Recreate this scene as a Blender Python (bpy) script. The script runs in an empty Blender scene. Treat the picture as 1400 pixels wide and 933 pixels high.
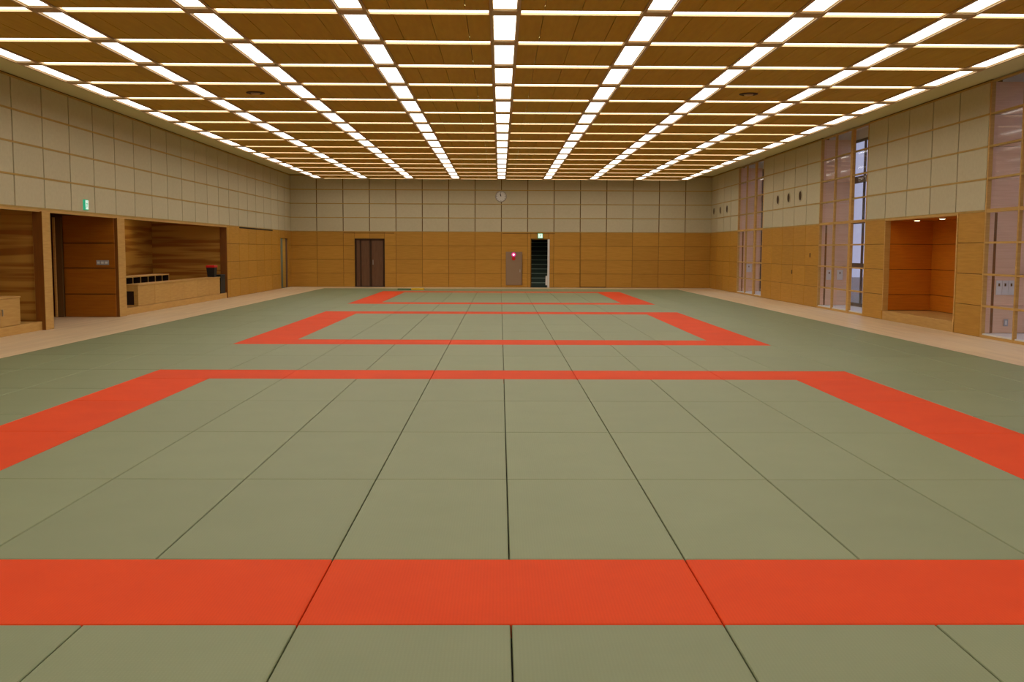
import bpy, math, random
from mathutils import Vector, Matrix
random.seed(7)
scene = bpy.context.scene
col = scene.collection

# ------------------------------------------------------------------ helpers
class MB:
    """collects boxes, quads and lathes and links them as ONE mesh object"""
    def __init__(self):
        self.v = []; self.f = []; self.c = []; self.mi = []
    def quadset(self, vs, fs, var=None, mi=0):
        b = len(self.v); var = random.random() if var is None else var
        self.v += vs
        for f in fs:
            self.f.append([b + i for i in f]); self.c.append(var); self.mi.append(mi)
    def box(self, x0, x1, y0, y1, z0, z1, var=None, mi=0):
        if x0 > x1: x0, x1 = x1, x0
        if y0 > y1: y0, y1 = y1, y0
        if z0 > z1: z0, z1 = z1, z0
        vs = [(x, y, z) for z in (z0, z1) for y in (y0, y1) for x in (x0, x1)]
        fs = [(0, 2, 3, 1), (4, 5, 7, 6), (0, 1, 5, 4), (2, 6, 7, 3), (0, 4, 6, 2), (1, 3, 7, 5)]
        self.quadset(vs, fs, var, mi)
        return self
    def cham(self, x0, x1, y0, y1, z0, z1, c, ax, var=None, mi=0):
        """box whose face on side ax ('+x','-x','+y','-y','+z') has chamfered edges"""
        lo = [x0, y0, z0]; hi = [x1, y1, z1]
        s, a = ax[0], 'xyz'.index(ax[1])
        o = [i for i in range(3) if i != a]
        base = lo[a] if s == '+' else hi[a]
        top = hi[a] if s == '+' else lo[a]
        mid = top - c if s == '+' else top + c
        vs = []
        for lv, ins in ((base, 0), (mid, 0), (top, c)):
            for (p, q) in ((0, 0), (1, 0), (1, 1), (0, 1)):
                w = [0, 0, 0]; w[a] = lv
                w[o[0]] = (lo[o[0]] + ins) if p == 0 else (hi[o[0]] - ins)
                w[o[1]] = (lo[o[1]] + ins) if q == 0 else (hi[o[1]] - ins)
                vs.append(tuple(w))
        fs = [(3, 2, 1, 0), (8, 9, 10, 11)]
        for l in (0, 4):
            for k in range(4):
                fs.append((l + k, l + (k + 1) % 4, l + 4 + (k + 1) % 4, l + 4 + k))
        self.quadset(vs, fs, var, mi)
        return self
    def lathe(self, prof, axis, centre, n=32, var=None, mi=0):
        """prof: list of (radius, height along axis)"""
        vs = []; a = 'xyz'.index(axis); o = [i for i in range(3) if i != a]
        for r, h in prof:
            for k in range(n):
                t = 2 * math.pi * k / n
                w = [0, 0, 0]; w[a] = centre[a] + h
                w[o[0]] = centre[o[0]] + r * math.cos(t); w[o[1]] = centre[o[1]] + r * math.sin(t)
                vs.append(tuple(w))
        fs = [tuple(range(n))[::-1], tuple((len(prof) - 1) * n + k for k in range(n))]
        for i in range(len(prof) - 1):
            for k in range(n):
                fs.append((i * n + k, i * n + (k + 1) % n, (i + 1) * n + (k + 1) % n, (i + 1) * n + k))
        self.quadset(vs, fs, var, mi)
        return self
    def build(self, name, mats, parent=None, recalc=True):
        me = bpy.data.meshes.new(name)
        me.from_pydata(self.v, [], self.f)
        if not isinstance(mats, (list, tuple)): mats = [mats]
        for m in mats: me.materials.append(m)
        for p, i in zip(me.polygons, self.mi): p.material_index = i
        at = me.color_attributes.new('var', 'FLOAT_COLOR', 'CORNER')
        data = []
        for p, c in zip(me.polygons, self.c):
            data += [c, c, c, 1.0] * p.loop_total
        at.data.foreach_set('color', data)
        if recalc:
            import bmesh
            bm = bmesh.new(); bm.from_mesh(me)
            bmesh.ops.recalc_face_normals(bm, faces=bm.faces); bm.to_mesh(me); bm.free()
        ob = bpy.data.objects.new(name, me)
        col.objects.link(ob)
        if parent: ob.parent = parent
        return ob

def tag(o, label=None, cat=None, group=None, kind=None):
    if label: o['label'] = label
    if cat: o['category'] = cat
    if group: o['group'] = group
    if kind: o['kind'] = kind
    return o
def struct(o, label=None, cat=None):
    return tag(o, label, cat, kind='structure')
def empty(name, loc=(0, 0, 0)):
    e = bpy.data.objects.new(name, None); e.location = loc
    e.empty_display_size = 0.1
    col.objects.link(e); return e
def dup(root, loc, label):
    r = root.copy(); r.location = loc; r['label'] = label; col.objects.link(r)
    for ch in list(root.children):
        c = ch.copy(); c.parent = r; col.objects.link(c)
        for g in ch.children:
            d = g.copy(); d.parent = c; col.objects.link(d)
    return r
ORD = ['zeroth', 'first', 'second', 'third', 'fourth', 'fifth', 'sixth', 'seventh', 'eighth', 'ninth', 'tenth',
       'eleventh', 'twelfth', 'thirteenth', 'fourteenth', 'fifteenth', 'sixteenth', 'seventeenth', 'eighteenth',
       'nineteenth', 'twentieth', 'twenty-first', 'twenty-second', 'twenty-third', 'twenty-fourth', 'twenty-fifth',
       'twenty-sixth', 'twenty-seventh']

# ------------------------------------------------------------------ materials
def newmat(name):
    m = bpy.data.materials.new(name); m.use_nodes = True
    nt = m.node_tree; b = nt.nodes['Principled BSDF']
    return m, nt, b
def srgb(r, g, b):
    f = lambda c: (c / 255 / 12.92) if c / 255 <= 0.04045 else ((c / 255 + 0.055) / 1.055) ** 2.4
    return (f(r), f(g), f(b), 1)
def plain(name, c, rough=0.6, metal=0.0, spec=0.3, emit=None, estr=0):
    m, nt, b = newmat(name)
    b.inputs['Base Color'].default_value = c
    b.inputs['Roughness'].default_value = rough
    b.inputs['Metallic'].default_value = metal
    b.inputs['Specular IOR Level'].default_value = spec
    no = nt.nodes.new('ShaderNodeTexNoise'); no.inputs['Scale'].default_value = 30
    mr = nt.nodes.new('ShaderNodeMapRange'); mr.inputs['To Min'].default_value = rough - .05; mr.inputs['To Max'].default_value = rough + .05
    nt.links.new(no.outputs['Fac'], mr.inputs['Value']); nt.links.new(mr.outputs['Result'], b.inputs['Roughness'])
    if emit:
        b.inputs['Emission Color'].default_value = emit; b.inputs['Emission Strength'].default_value = estr
    return m
def wood(name, c1, c2, stretch=(1, 1, 12), scale=3.0, rough=0.5, varamt=0.12, spec=0.3, detail=3, lo=.3, hi=.7):
    """grain runs along the axes with a small stretch value"""
    m, nt, b = newmat(name); L = nt.links.new; N = nt.nodes.new
    tc = N('ShaderNodeTexCoord'); mp = N('ShaderNodeMapping'); mp.inputs['Scale'].default_value = stretch
    L(tc.outputs['Object'], mp.inputs['Vector'])
    at = N('ShaderNodeAttribute'); at.attribute_name = 'var'
    ad = N('ShaderNodeVectorMath'); ad.operation = 'ADD'
    sc = N('ShaderNodeVectorMath'); sc.operation = 'SCALE'; sc.inputs['Scale'].default_value = 17.0
    L(at.outputs['Color'], sc.inputs[0]); L(mp.outputs['Vector'], ad.inputs[0]); L(sc.outputs['Vector'], ad.inputs[1])
    no = N('ShaderNodeTexNoise'); no.inputs['Scale'].default_value = scale; no.inputs['Detail'].default_value = detail
    L(ad.outputs['Vector'], no.inputs['Vector'])
    mr = N('ShaderNodeMapRange'); mr.inputs['From Min'].default_value = lo; mr.inputs['From Max'].default_value = hi
    L(no.outputs['Fac'], mr.inputs['Value'])
    mx = N('ShaderNodeMix'); mx.data_type = 'RGBA'; mx.inputs['A'].default_value = c1; mx.inputs['B'].default_value = c2
    L(mr.outputs['Result'], mx.inputs['Factor'])
    v2 = N('ShaderNodeMapRange'); v2.inputs['To Min'].default_value = 1 - varamt; v2.inputs['To Max'].default_value = 1 + varamt
    L(at.outputs['Fac'], v2.inputs['Value'])
    hs = N('ShaderNodeVectorMath'); hs.operation = 'SCALE'
    L(mx.outputs['Result'], hs.inputs[0]); L(v2.outputs['Result'], hs.inputs['Scale'])
    L(hs.outputs['Vector'], b.inputs['Base Color'])
    b.inputs['Roughness'].default_value = rough; b.inputs['Specular IOR Level'].default_value = spec
    return m
def mat_tatami(name, c1, c2, rough, spec):
    m, nt, b = newmat(name); L = nt.links.new; N = nt.nodes.new
    tc = N('ShaderNodeTexCoord')
    oi = N('ShaderNodeObjectInfo')
    no = N('ShaderNodeTexNoise'); no.inputs['Scale'].default_value = 2.2; no.inputs['Detail'].default_value = 4
    ge = N('ShaderNodeNewGeometry'); L(ge.outputs['Position'], no.inputs['Vector'])
    mr = N('ShaderNodeMapRange'); mr.inputs['From Min'].default_value = .3; mr.inputs['From Max'].default_value = .7
    L(no.outputs['Fac'], mr.inputs['Value'])
    mx = N('ShaderNodeMix'); mx.data_type = 'RGBA'; mx.inputs['A'].default_value = c1; mx.inputs['B'].default_value = c2
    L(mr.outputs['Result'], mx.inputs['Factor'])
    v = N('ShaderNodeMapRange'); v.inputs['To Min'].default_value = .965; v.inputs['To Max'].default_value = 1.035
    L(oi.outputs['Random'], v.inputs['Value'])
    # woven rice-straw ribs
    wv = N('ShaderNodeTexWave'); wv.inputs['Scale'].default_value = 20; wv.bands_direction = 'X'; wv.inputs['Distortion'].default_value = .3
    L(tc.outputs['Object'], wv.inputs['Vector'])
    wy = N('ShaderNodeTexWave'); wy.inputs['Scale'].default_value = 28; wy.bands_direction = 'Y'; wy.inputs['Distortion'].default_value = .6
    L(tc.outputs['Object'], wy.inputs['Vector'])
    mu = N('ShaderNodeMath'); mu.operation = 'MULTIPLY'; L(wv.outputs['Fac'], mu.inputs[0]); L(wy.outputs['Fac'], mu.inputs[1])
    w2 = N('ShaderNodeMapRange'); w2.inputs['To Min'].default_value = .96; w2.inputs['To Max'].default_value = 1.04
    L(mu.outputs[0], w2.inputs['Value'])
    m2 = N('ShaderNodeMath'); m2.operation = 'MULTIPLY'; L(v.outputs['Result'], m2.inputs[0]); L(w2.outputs['Result'], m2.inputs[1])
    s = N('ShaderNodeVectorMath'); s.operation = 'SCALE'; L(mx.outputs['Result'], s.inputs[0]); L(m2.outputs[0], s.inputs['Scale'])
    L(s.outputs['Vector'], b.inputs['Base Color'])
    bp = N('ShaderNodeBump'); bp.inputs['Strength'].default_value = .08; bp.inputs['Distance'].default_value = .002
    L(mu.outputs[0], bp.inputs['Height']); L(bp.outputs['Normal'], b.inputs['Normal'])
    b.inputs['Roughness'].default_value = rough; b.inputs['Specular IOR Level'].default_value = spec
    return m
def glass(name, tint, haze, rough=.05):
    m = bpy.data.materials.new(name); m.use_nodes = True; nt = m.node_tree; nt.nodes.clear()
    N = nt.nodes.new; L = nt.links.new
    o = N('ShaderNodeOutputMaterial'); tr = N('ShaderNodeBsdfTransparent'); tr.inputs['Color'].default_value = tint
    gl = N('ShaderNodeBsdfGlossy'); gl.inputs['Roughness'].default_value = rough
    df = N('ShaderNodeBsdfDiffuse'); df.inputs['Color'].default_value = (.9, .66, .55, 1)
    fr = N('ShaderNodeFresnel'); gm = N('ShaderNodeNewGeometry'); ir = N('ShaderNodeMapRange')
    ir.inputs['To Min'].default_value = 1.3; ir.inputs['To Max'].default_value = 1 / 1.3
    L(gm.outputs['Backfacing'], ir.inputs['Value']); L(ir.outputs['Result'], fr.inputs['IOR'])
    a = N('ShaderNodeMixShader'); a.inputs['Fac'].default_value = haze
    L(tr.outputs[0], a.inputs[1]); L(df.outputs[0], a.inputs[2])
    c = N('ShaderNodeMixShader'); L(fr.outputs[0], c.inputs['Fac']); L(a.outputs[0], c.inputs[1]); L(gl.outputs[0], c.inputs[2])
    L(c.outputs[0], o.inputs['Surface'])
    return m

LAMP = 3.9
M = {}
M['cream'] = wood('cream_fabric', (.595, .54, .38, 1), (.56, .505, .35, 1), (1, 1, 1), 14, .85, .03, .15)
M['plaster'] = plain('soffit_plaster', (.70, .66, .38, 1), .9, spec=.1)
M['batten'] = wood('batten_wood', (.52, .34, .10, 1), (.44, .28, .08, 1), (1, 1, 6), 4, .6, .06, .2)
M['seam'] = plain('seam_dark', (.15, .08, .025, 1), .8, spec=.1)
M['oak'] = wood('oak_panel', (.56, .285, .042, 1), (.48, .235, .030, 1), (1.0, 1.0, 14), 2.4, .5, .07, .3)
M['oak_light'] = wood('pale_oak', (.62, .37, .11, 1), (.54, .30, .08, 1), (1, 1, 10), 3, .5, .05, .3)
M['oak_dark'] = wood('red_brown_wood', (.64, .20, .008, 1), (.55, .16, .005, 1), (1, 1, 14), 2.5, .5, .06, .3)
M['pink'] = wood('pinkish_wood', (.88, .60, .42, 1), (.80, .52, .35, 1), (.8, .8, 16), 2.5, .45, .06, .3)
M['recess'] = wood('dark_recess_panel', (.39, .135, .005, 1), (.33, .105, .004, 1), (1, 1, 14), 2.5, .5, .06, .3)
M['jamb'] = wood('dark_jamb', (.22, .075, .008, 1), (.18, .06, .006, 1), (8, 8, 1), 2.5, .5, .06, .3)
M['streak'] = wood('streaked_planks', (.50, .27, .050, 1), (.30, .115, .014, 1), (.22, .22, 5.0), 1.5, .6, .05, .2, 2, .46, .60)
M['border'] = wood('pale_floor_boards', (.84, .66, .44, 1), (.76, .57, .36, 1), (3, .25, 1), 3.0, .38, .05, .35)
M['base'] = plain('sub_floor', (.05, .05, .035, 1), .9)
M['green'] = mat_tatami('green_tatami', (.238, .277, .148, 1), (.222, .264, .139, 1), .48, .46)
M['red'] = mat_tatami('red_tatami', (.82, .070, .008, 1), (.77, .062, .007, 1), .65, .15)
M['ceil'] = wood('ceiling_boards', (.56, .33, .018, 1), (.50, .285, .013, 1), (8, 1.0, 1), 2.0, .6, .05, .2)
M['rib'] = plain('grey_brown_rib', (.50, .34, .17, 1), .6)
M['lampframe'] = plain('lamp_frame_tan', (.78, .56, .33, 1), .6)
M['diff'] = plain('lamp_diffuser', (.9, .9, .85, 1), .5, emit=(1, .965, .87, 1), estr=LAMP)
M['diff2'] = plain('strip_lamp_diffuser', (.9, .9, .85, 1), .5, emit=(1, .95, .82, 1), estr=LAMP * .8)
M['brown'] = wood('brown_door_veneer', (.165, .080, .040, 1), (.13, .060, .030, 1), (10, 10, 1), 3, .5, .04)
M['brown_dark'] = plain('dark_door_groove', (.06, .028, .012, 1), .6)
M['dark'] = plain('near_black', (.012, .012, .012, 1), .6)
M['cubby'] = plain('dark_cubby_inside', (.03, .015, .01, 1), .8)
M['white'] = plain('white_enamel', (.75, .75, .74, 1), .4)
M['grey'] = plain('grey_metal_plate', (.40, .42, .45, 1), .45, metal=.2)
M['metal'] = plain('brushed_metal', (.45, .42, .38, 1), .35, metal=.8)
M['cabmetal'] = plain('beige_grey_cabinet', (.30, .20, .125, 1), .5)
M['redp'] = plain('red_plastic', (.65, .02, .02, 1), .4)
M['stairs'] = plain('dark_green_stair', (.05, .085, .075, 1), .7)
M['nosing'] = plain('grey_green_nosing', (.30, .42, .36, 1), .6)
M['grey_green'] = plain('grey_green_wall', (.17, .17, .11, 1), .8)
M['alu'] = plain('dark_window_frame', (.07, .055, .06, 1), .5, metal=.3)
M['pane'] = glass('clear_pane', (.93, .95, 1, 1), .02)
M['pane_haze'] = glass('screen_pane', (.98, .95, .94, 1), .035)
M['exitgreen'] = plain('exit_sign_green', (.02, .32, .16, 1), .4, emit=(.05, .75, .40, 1), estr=.35)
M['exitwhite'] = plain('exit_sign_white', (.8, .9, .85, 1), .4, emit=(.85, 1, .92, 1), estr=.75)
M['alarm'] = plain('alarm_lamp_glow', (.5, .02, .12, 1), .3, emit=(.5, .02, .16, 1), estr=1.0)
M['alarmcore'] = plain('alarm_lamp_core', (.9, .8, .9, 1), .3, emit=(1, .7, .9, 1), estr=1.6)
M['yellow'] = plain('yellow_plastic', (.80, .50, .03, 1), .5)
M['greenp'] = plain('green_plastic', (.05, .16, .07, 1), .5)
M['downlight'] = plain('downlight_glow', (1, .9, .6, 1), .4, emit=(1, .78, .40, 1), estr=5)
M['leaf'] = wood('shrub_leaves', (.035, .06, .02, 1), (.02, .035, .012, 1), (1, 1, 1), 5, .6, .3)
M['ground'] = wood('outside_paving', (.25, .25, .24, 1), (.2, .2, .19, 1), (1, 1, 1), 2, .9, .05)

# ------------------------------------------------------------------ measures
XW = 8.96          # side walls
YF = 43.1          # far wall
YB = -4.0          # wall behind the camera
PY = 1.22          # panel pitch along the side walls
PX = 2 * XW / 16   # panel pitch on the far wall
MZ = 0.5885        # panel row height
ZH = 4 * MZ        # top of the wooden panelling (2.354)
ZT = 8 * MZ        # top of the wall panels (4.708)
ZC = 4.50          # underside of the ceiling grid
S = 0.91           # mat module
Z0 = 4.166         # near edge of the nearest red square
def gy(n): return YF - PY * n

# panels on a wall: axis 'x-' = left wall (face points +x), 'x+' = right wall, 'y' = far wall
def panel(mb, side, a0, a1, z0, z1, t, var=None):
    c = .006
    if side == 'L': mb.cham(-XW - .001, -XW + t, a0, a1, z0, z1, c, '+x', var)
    elif side == 'R': mb.cham(XW - t, XW + .001, a0, a1, z0, z1, c, '-x', var)
    elif side == 'F': mb.cham(a0, a1, YF - t, YF + .001, z0, z1, c, '-y', var)
    elif side == 'B': mb.cham(a0, a1, YB - .001, YB + t, z0, z1, c, '+y', var)

def cream_rows(mb, side, a0, a1, gap=.012):
    for r in range(4, 8):
        panel(mb, side, a0 + gap, a1 - gap, r * MZ + .015, (r + 1) * MZ - .015, .018)
def battens(side, spans, wall):
    mb = MB()
    for r in range(4, 9):
        for a, b in spans:
            z = r * MZ; t = .024; h = .017
            if side == 'L': mb.box(-XW - .001, -XW + t, a, b, z - h, z + h)
            elif side == 'R': mb.box(XW - t, XW + .001, a, b, z - h, z + h)
            else: mb.box(a, b, YF - t, YF + .001, z - h, z + h)
    return mb.build('battens', M['batten'], wall)
def oak_rows(mb, side, a0, a1, gap=.006, z0=0, rows=range(0, 4)):
    for r in rows:
        panel(mb, side, a0 + gap, a1 - gap, max(r * MZ + .005, z0), (r + 1) * MZ - (.005 if r < 3 else .015), .018)

# ================================================================== FLOOR
fl = MB()
fl.box(-XW - 3.2, XW + 1.4, YB - .3, YF + 3.2, -.30, -.062, .5)
floor = struct(fl.build('floor', M['base']))
bd = MB()
def boards(x0, x1, y0, y1, w, along='y'):
    if along == 'y':
        n = max(1, round((x1 - x0) / w)); w = (x1 - x0) / n
        for k in range(n):
            y = y0; 
            while y < y1 - .01:
                l = min(3.64, y1 - y) if y > y0 else min(3.64 - (k % 2) * 1.82, y1 - y)
                bd.box(x0 + k * w + .0007, x0 + (k + 1) * w - .0007, y + .001, y + l - .001, -.062, 0)
                y += l
    else:
        n = max(1, round((y1 - y0) / w)); w = (y1 - y0) / n
        for k in range(n):
            x = x0
            while x < x1 - .01:
                l = min(3.64, x1 - x) if x > x0 else min(3.64 - (k % 2) * 1.82, x1 - x)
                bd.box(x + .001, x + l - .001, y0 + k * w + .0007, y0 + (k + 1) * w - .0007, -.062, 0)
                x += l
XM = 8 * S + .012
YM0 = Z0 - 4 * S - .01; YM1 = Z0 + 41 * S + .01
boards(-XW - .02, -XM, YB, YF + .02, .13)
boards(XM, XW + .02, YB, YF + .02, .13)
boards(-XM, XM, YM1, YF + .02, .13, 'x')
boards(-XM, XM, YB, YM0, .13, 'x')
boards(-10.5, -XW - .02, 20.0, 23.55, .13)        # floor of the doorway recess
bd.build('board_surface', M['border'], floor)

# ================================================================== MATS
def mat_proto(w, l, m):
    mb = MB(); g = .0035
    mb.cham(-w / 2 + g, w / 2 - g, -l / 2 + g, l / 2 - g, 0, .062, .004, '+z')
    return mb.build('judo_mat', m)
protos = {}
def lay(i0, i1, j0, j1, colr, label, group):
    w, l = (i1 - i0) * S, (j1 - j0) * S
    key = (round(w, 2), round(l, 2), colr)
    loc = ((i0 + i1) / 2 * S, Z0 + (j0 + j1) / 2 * S, -.0615)
    if key not in protos:
        o = mat_proto(w, l, M[colr]); protos[key] = o
    else:
        o = protos[key].copy(); col.objects.link(o)
    o.location = loc
    o['label'] = label; o['category'] = 'mat'; o['group'] = group
SQ = [(0, 'nearest'), (14, 'middle'), (28, 'farthest')]
GG = 'green mats laid over the hall floor'
for j, nm in SQ:
    G = 'red mats outlining the %s square' % nm
    for k in range(5):
        lay(-5 + 2 * k, -3 + 2 * k, j, j + 1, 'red', 'red mat, %s from the left in the front side of the %s red square' % (ORD[k + 1], nm), G)
        lay(-5 + 2 * k, -3 + 2 * k, j + 9, j + 10, 'red', 'red mat, %s from the left in the back side of the %s red square' % (ORD[k + 1], nm), G)
    for k in range(4):
        lay(-5, -4, j + 1 + 2 * k, j + 3 + 2 * k, 'red', 'red mat, %s from the front in the left side of the %s red square' % (ORD[k + 1], nm), G)
        lay(4, 5, j + 1 + 2 * k, j + 3 + 2 * k, 'red', 'red mat, %s from the front in the right side of the %s red square' % (ORD[k + 1], nm), G)
    for r in range(4):
        for c in range(8):
            lay(-4 + c, -3 + c, j + 1 + 2 * r, j + 3 + 2 * r, 'green',
                'green mat in %s red square, %s column from left, %s row from front' % (nm, ORD[c + 1], ORD[r + 1]), GG)
for r in range(2):
    for c in range(10):
        lay(-5 + c, -4 + c, -4 + 2 * r, -2 + 2 * r, 'green', 'green mat before nearest red square, %s from left, %s row out' % (ORD[c + 1], ORD[2 - r]), GG)
        lay(-5 + c, -4 + c, 10 + 2 * r, 12 + 2 * r, 'green', 'green mat between nearest and middle squares, %s from left, %s row' % (ORD[c + 1], ['nearer', 'farther'][r]), GG)
        lay(-5 + c, -4 + c, 24 + 2 * r, 26 + 2 * r, 'green', 'green mat between middle and farthest squares, %s from left, %s row' % (ORD[c + 1], ['nearer', 'farther'][r]), GG)
for k in range(21):
    for c in range(3):
        pos = ['farthest from', 'second row out from', 'next to']
        lay(-8 + c, -7 + c, -4 + 2 * k, -2 + 2 * k, 'green', 'green mat left of squares, %s column from left edge, %s from far end' % (ORD[c + 1], ORD[21 - k]), GG)
        lay(5 + c, 6 + c, -4 + 2 * k, -2 + 2 * k, 'green', 'green mat right of squares, %s column from red, %s from far end' % (ORD[c + 1], ORD[21 - k]), GG)
for r in range(3):
    for c in range(8):
        lay(-8 + 2 * c, -6 + 2 * c, 38 + r, 39 + r, 'green', 'green mat behind farthest square, %s from left, %s row behind it' % (ORD[c + 1], ORD[r + 1]), GG)

# ================================================================== FAR WALL
def wall_back(name, boxes):
    mb = MB()
    for b in boxes: mb.box(*b, var=.5)
    return struct(mb.build(name, M['seam']))
DX0, DX1, DZ = -6.24, -4.97, 2.05           # brown double door
SX0, SX1, SZ = 1.26, 2.03, 2.07             # stair doorway
wf = wall_back('wall_far', [
    (-XW - .2, DX0, YF, YF + .2, -.06, ZH), (DX0, DX1, YF, YF + .2, DZ, ZH), (DX1, SX0, YF, YF + .2, -.06, ZH),
    (SX0, SX1, YF, YF + .2, SZ, ZH), (SX1, XW + .2, YF, YF + .2, -.06, ZH), (-XW - .2, XW + .2, YF, YF + .2, ZH, 5.0)])
cr, ok = MB(), MB()
for k in range(16):
    a0, a1 = -XW + k * PX, -XW + (k + 1) * PX
    cream_rows(cr, 'F', a0, a1, .016)
    segs = [(a0, a1)]
    for (h0, h1) in ((DX0, DX1), (SX0, SX1)):
        new = []
        for s0, s1 in segs:
            if s1 <= h0 or s0 >= h1: new.append((s0, s1)); continue
            if s0 < h0 - .03: new.append((s0, h0))
            if s1 > h1 + .03: new.append((h1, s1))
        segs = new
    for s0, s1 in segs: oak_rows(ok, 'F', s0, s1, .006)
    for (h0, h1, hz) in ((DX0, DX1, DZ), (SX0, SX1, SZ)):
        p0, p1 = max(a0, h0), min(a1, h1)
        if p1 - p0 > .03: panel(ok, 'F', p0 + .004, p1 - .004, hz + .01, ZH - .007, .018)
battens('F', [(-XW, XW)], wf); cr.build('cream_panels', M['cream'], wf); ok.build('wood_panels', M['oak'], wf)

# dark lintel lines over both doorways, flush access door outline
t = MB(); t.box(-6.70, -4.55, YF - .026, YF - .016, 2.275, 2.305, .5); struct(t.build('trim_1', M['seam']))
t = MB(); t.box(.04, 2.28, YF - .026, YF - .016, 2.285, 2.305, .5); struct(t.build('trim_2', M['seam']))
t = MB(); t.box(3.38, 3.395, YF - .024, YF - .016, .02, 2.34, .5); t.box(4.475, 4.49, YF - .024, YF - .016, .02, 2.34, .5)
t.box(3.38, 4.49, YF - .03, YF - .016, 0.0, .04, .5); struct(t.build('trim_3', M['seam']))

# brown double door (folding leaves)
d1 = struct(empty('door_1', ((DX0 + DX1) / 2, YF, 0)), 'brown double door in the far wall', 'door')
d1.location = (0, 0, 0)
mb = MB(); mb.box(DX0, DX1, YF + .10, YF + .14, 0, DZ, .4); mb.build('door_recess', M['brown_dark'], d1)
edges = [0.02, .20, .62, DX1 - DX0 - .02]
for a, b_ in ((.06, .21), (.27, .62), (.71, 1.21)):
    mb = MB(); mb.cham(DX0 + a, DX0 + b_, YF + .055, YF + .10, .03, DZ - .05, .01, '-y'); 
    lf = mb.build('door_leaf', M['brown'], d1)
mb = MB(); mb.box(DX0 + .755, DX0 + .775, YF + .03, YF + .055, .95, 1.15); mb.build('handle', M['metal'], d1)
mb = MB(); mb.box(DX0, DX0 + .035, YF - .01, YF + .10, 0, DZ); mb.box(DX1 - .035, DX1, YF - .01, YF + .10, 0, DZ); mb.box(DX0, DX1, YF - .01, YF + .10, DZ - .035, DZ)
mb.build('door_frame', M['brown_dark'], d1)

# stair doorway
st = struct(empty('door_2'), 'open doorway to the dark staircase in the far wall', 'doorway')
mb = MB(); mb.box(SX0, SX0 + .03, YF - .03, YF + .2, 0, SZ); mb.box(SX0, SX1 + .04, YF - .03, YF + .2, SZ - .03, SZ + .005)
mb.build('door_frame', M['seam'], st)
mb = MB(); mb.cham(SX1 - .055, SX1 + .03, YF - .05, YF + .16, 0, SZ - .01, .008, '-y'); mb.build('open_door_leaf', M['white'], st)
mb = MB(); mb.box(SX1 - .13, SX1 - .058, YF - .03, YF + .1, .10, .50); mb.build('door_stay', M['white'], st)
mb = MB()
for x in (SX0 - .12, SX1 + .06): mb.box(x, x + .06, YF + .2, YF + 3.1, -.06, 3.2)
mb.box(SX0 - .12, SX1 + .12, YF + 3.1, YF + 3.2, -.06, 3.2); mb.box(SX0 - .12, SX1 + .12, YF + .2, YF + 3.2, 3.2, 3.3)
struct(mb.build('wall_stairwell', M['stairs']))
mb = MB(); nz = MB()
for k in range(10):
    mb.box(SX0 - .05, SX1 + .05, YF + .45 + .24 * k, YF + 3.05, max(.195 * k, .0) - (.06 if k == 0 else 0), .195 * (k + 1) - .02)
    nz.box(SX0 - .05, SX1 + .05, YF + .43 + .24 * k, YF + .50 + .24 * k, .195 * (k + 1) - .02, .195 * (k + 1) + .012)
stc = mb.build('staircase', M['stairs']); struct(stc, 'dark green staircase rising behind the far doorway', 'stairs'); nz.build('stair_nosing', M['nosing'], stc)

# exit signs
def exit_sign(name, label, w, h, kind):
    e = empty(name); tag(e, label, 'sign')
    mb = MB(); mb.cham(-w / 2, w / 2, -.05, 0, -h / 2, h / 2, .006, '-y'); mb.build('sign_box', M['exitgreen'], e)
    mb = MB(); mb.box(-w / 2 + .018, w / 2 - .018, -.053, -.049, -h / 2 + .018, h / 2 - .018); mb.build('sign_face', M['exitgreen'] if kind else M['exitwhite'], e)
    # running figure leaving through a doorway
    a, b_ = (M['exitwhite'], M['exitgreen']) if kind else (M['exitgreen'], M['exitwhite'])
    mb = MB(); s = h / 1.0; y0, y1 = -.056, -.05
    def q(pts):
        n = len(pts)
        vs = [(p[0] * s, y0, p[1] * s) for p in pts] + [(p[0] * s, y1, p[1] * s) for p in pts]
        fs = [tuple(range(n)), tuple(range(n, 2 * n))[::-1]] + [(i, (i + 1) % n, n + (i + 1) % n, n + i) for i in range(n)]
        mb.quadset(vs, fs)
    q([(.02 + .075 * math.cos(t * math.pi / 5), .30 + .075 * math.sin(t * math.pi / 5)) for t in range(10)])
    q([(-.07, .2), (.06, .19), (.02, -.08), (-.1, -.05)])
    q([(.05, .19), (.2, .08), (.17, .03), (.03, .12)]); q([(-.07, .2), (-.2, .1), (-.17, .05), (-.05, .13)])
    q([(-.02, -.06), (.05, -.06), (.15, -.22), (.09, -.26)]); q([(.1, -.26), (.15, -.22), (.17, -.40), (.11, -.40)])
    q([(-.1, -.05), (-.03, -.07), (-.16, -.3), (-.24, -.26)]); q([(-.22, -.25), (-.17, -.3), (-.32, -.34), (-.33, -.28)])
    mb.build('pictogram', a, e)
    return e
e = exit_sign('exit_sign', 'small lit exit sign above the dark stair doorway in the far wall', .21, .21, False); e.location = (1.66, YF - .018, 2.20)
e = exit_sign('exit_sign', 'small green and white exit sign on the cream panel above the left recess', .17, .22, False)
e.rotation_euler = (0, 0, math.pi / 2); e.location = (-XW + .018, 21.80, 2.52)

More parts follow.
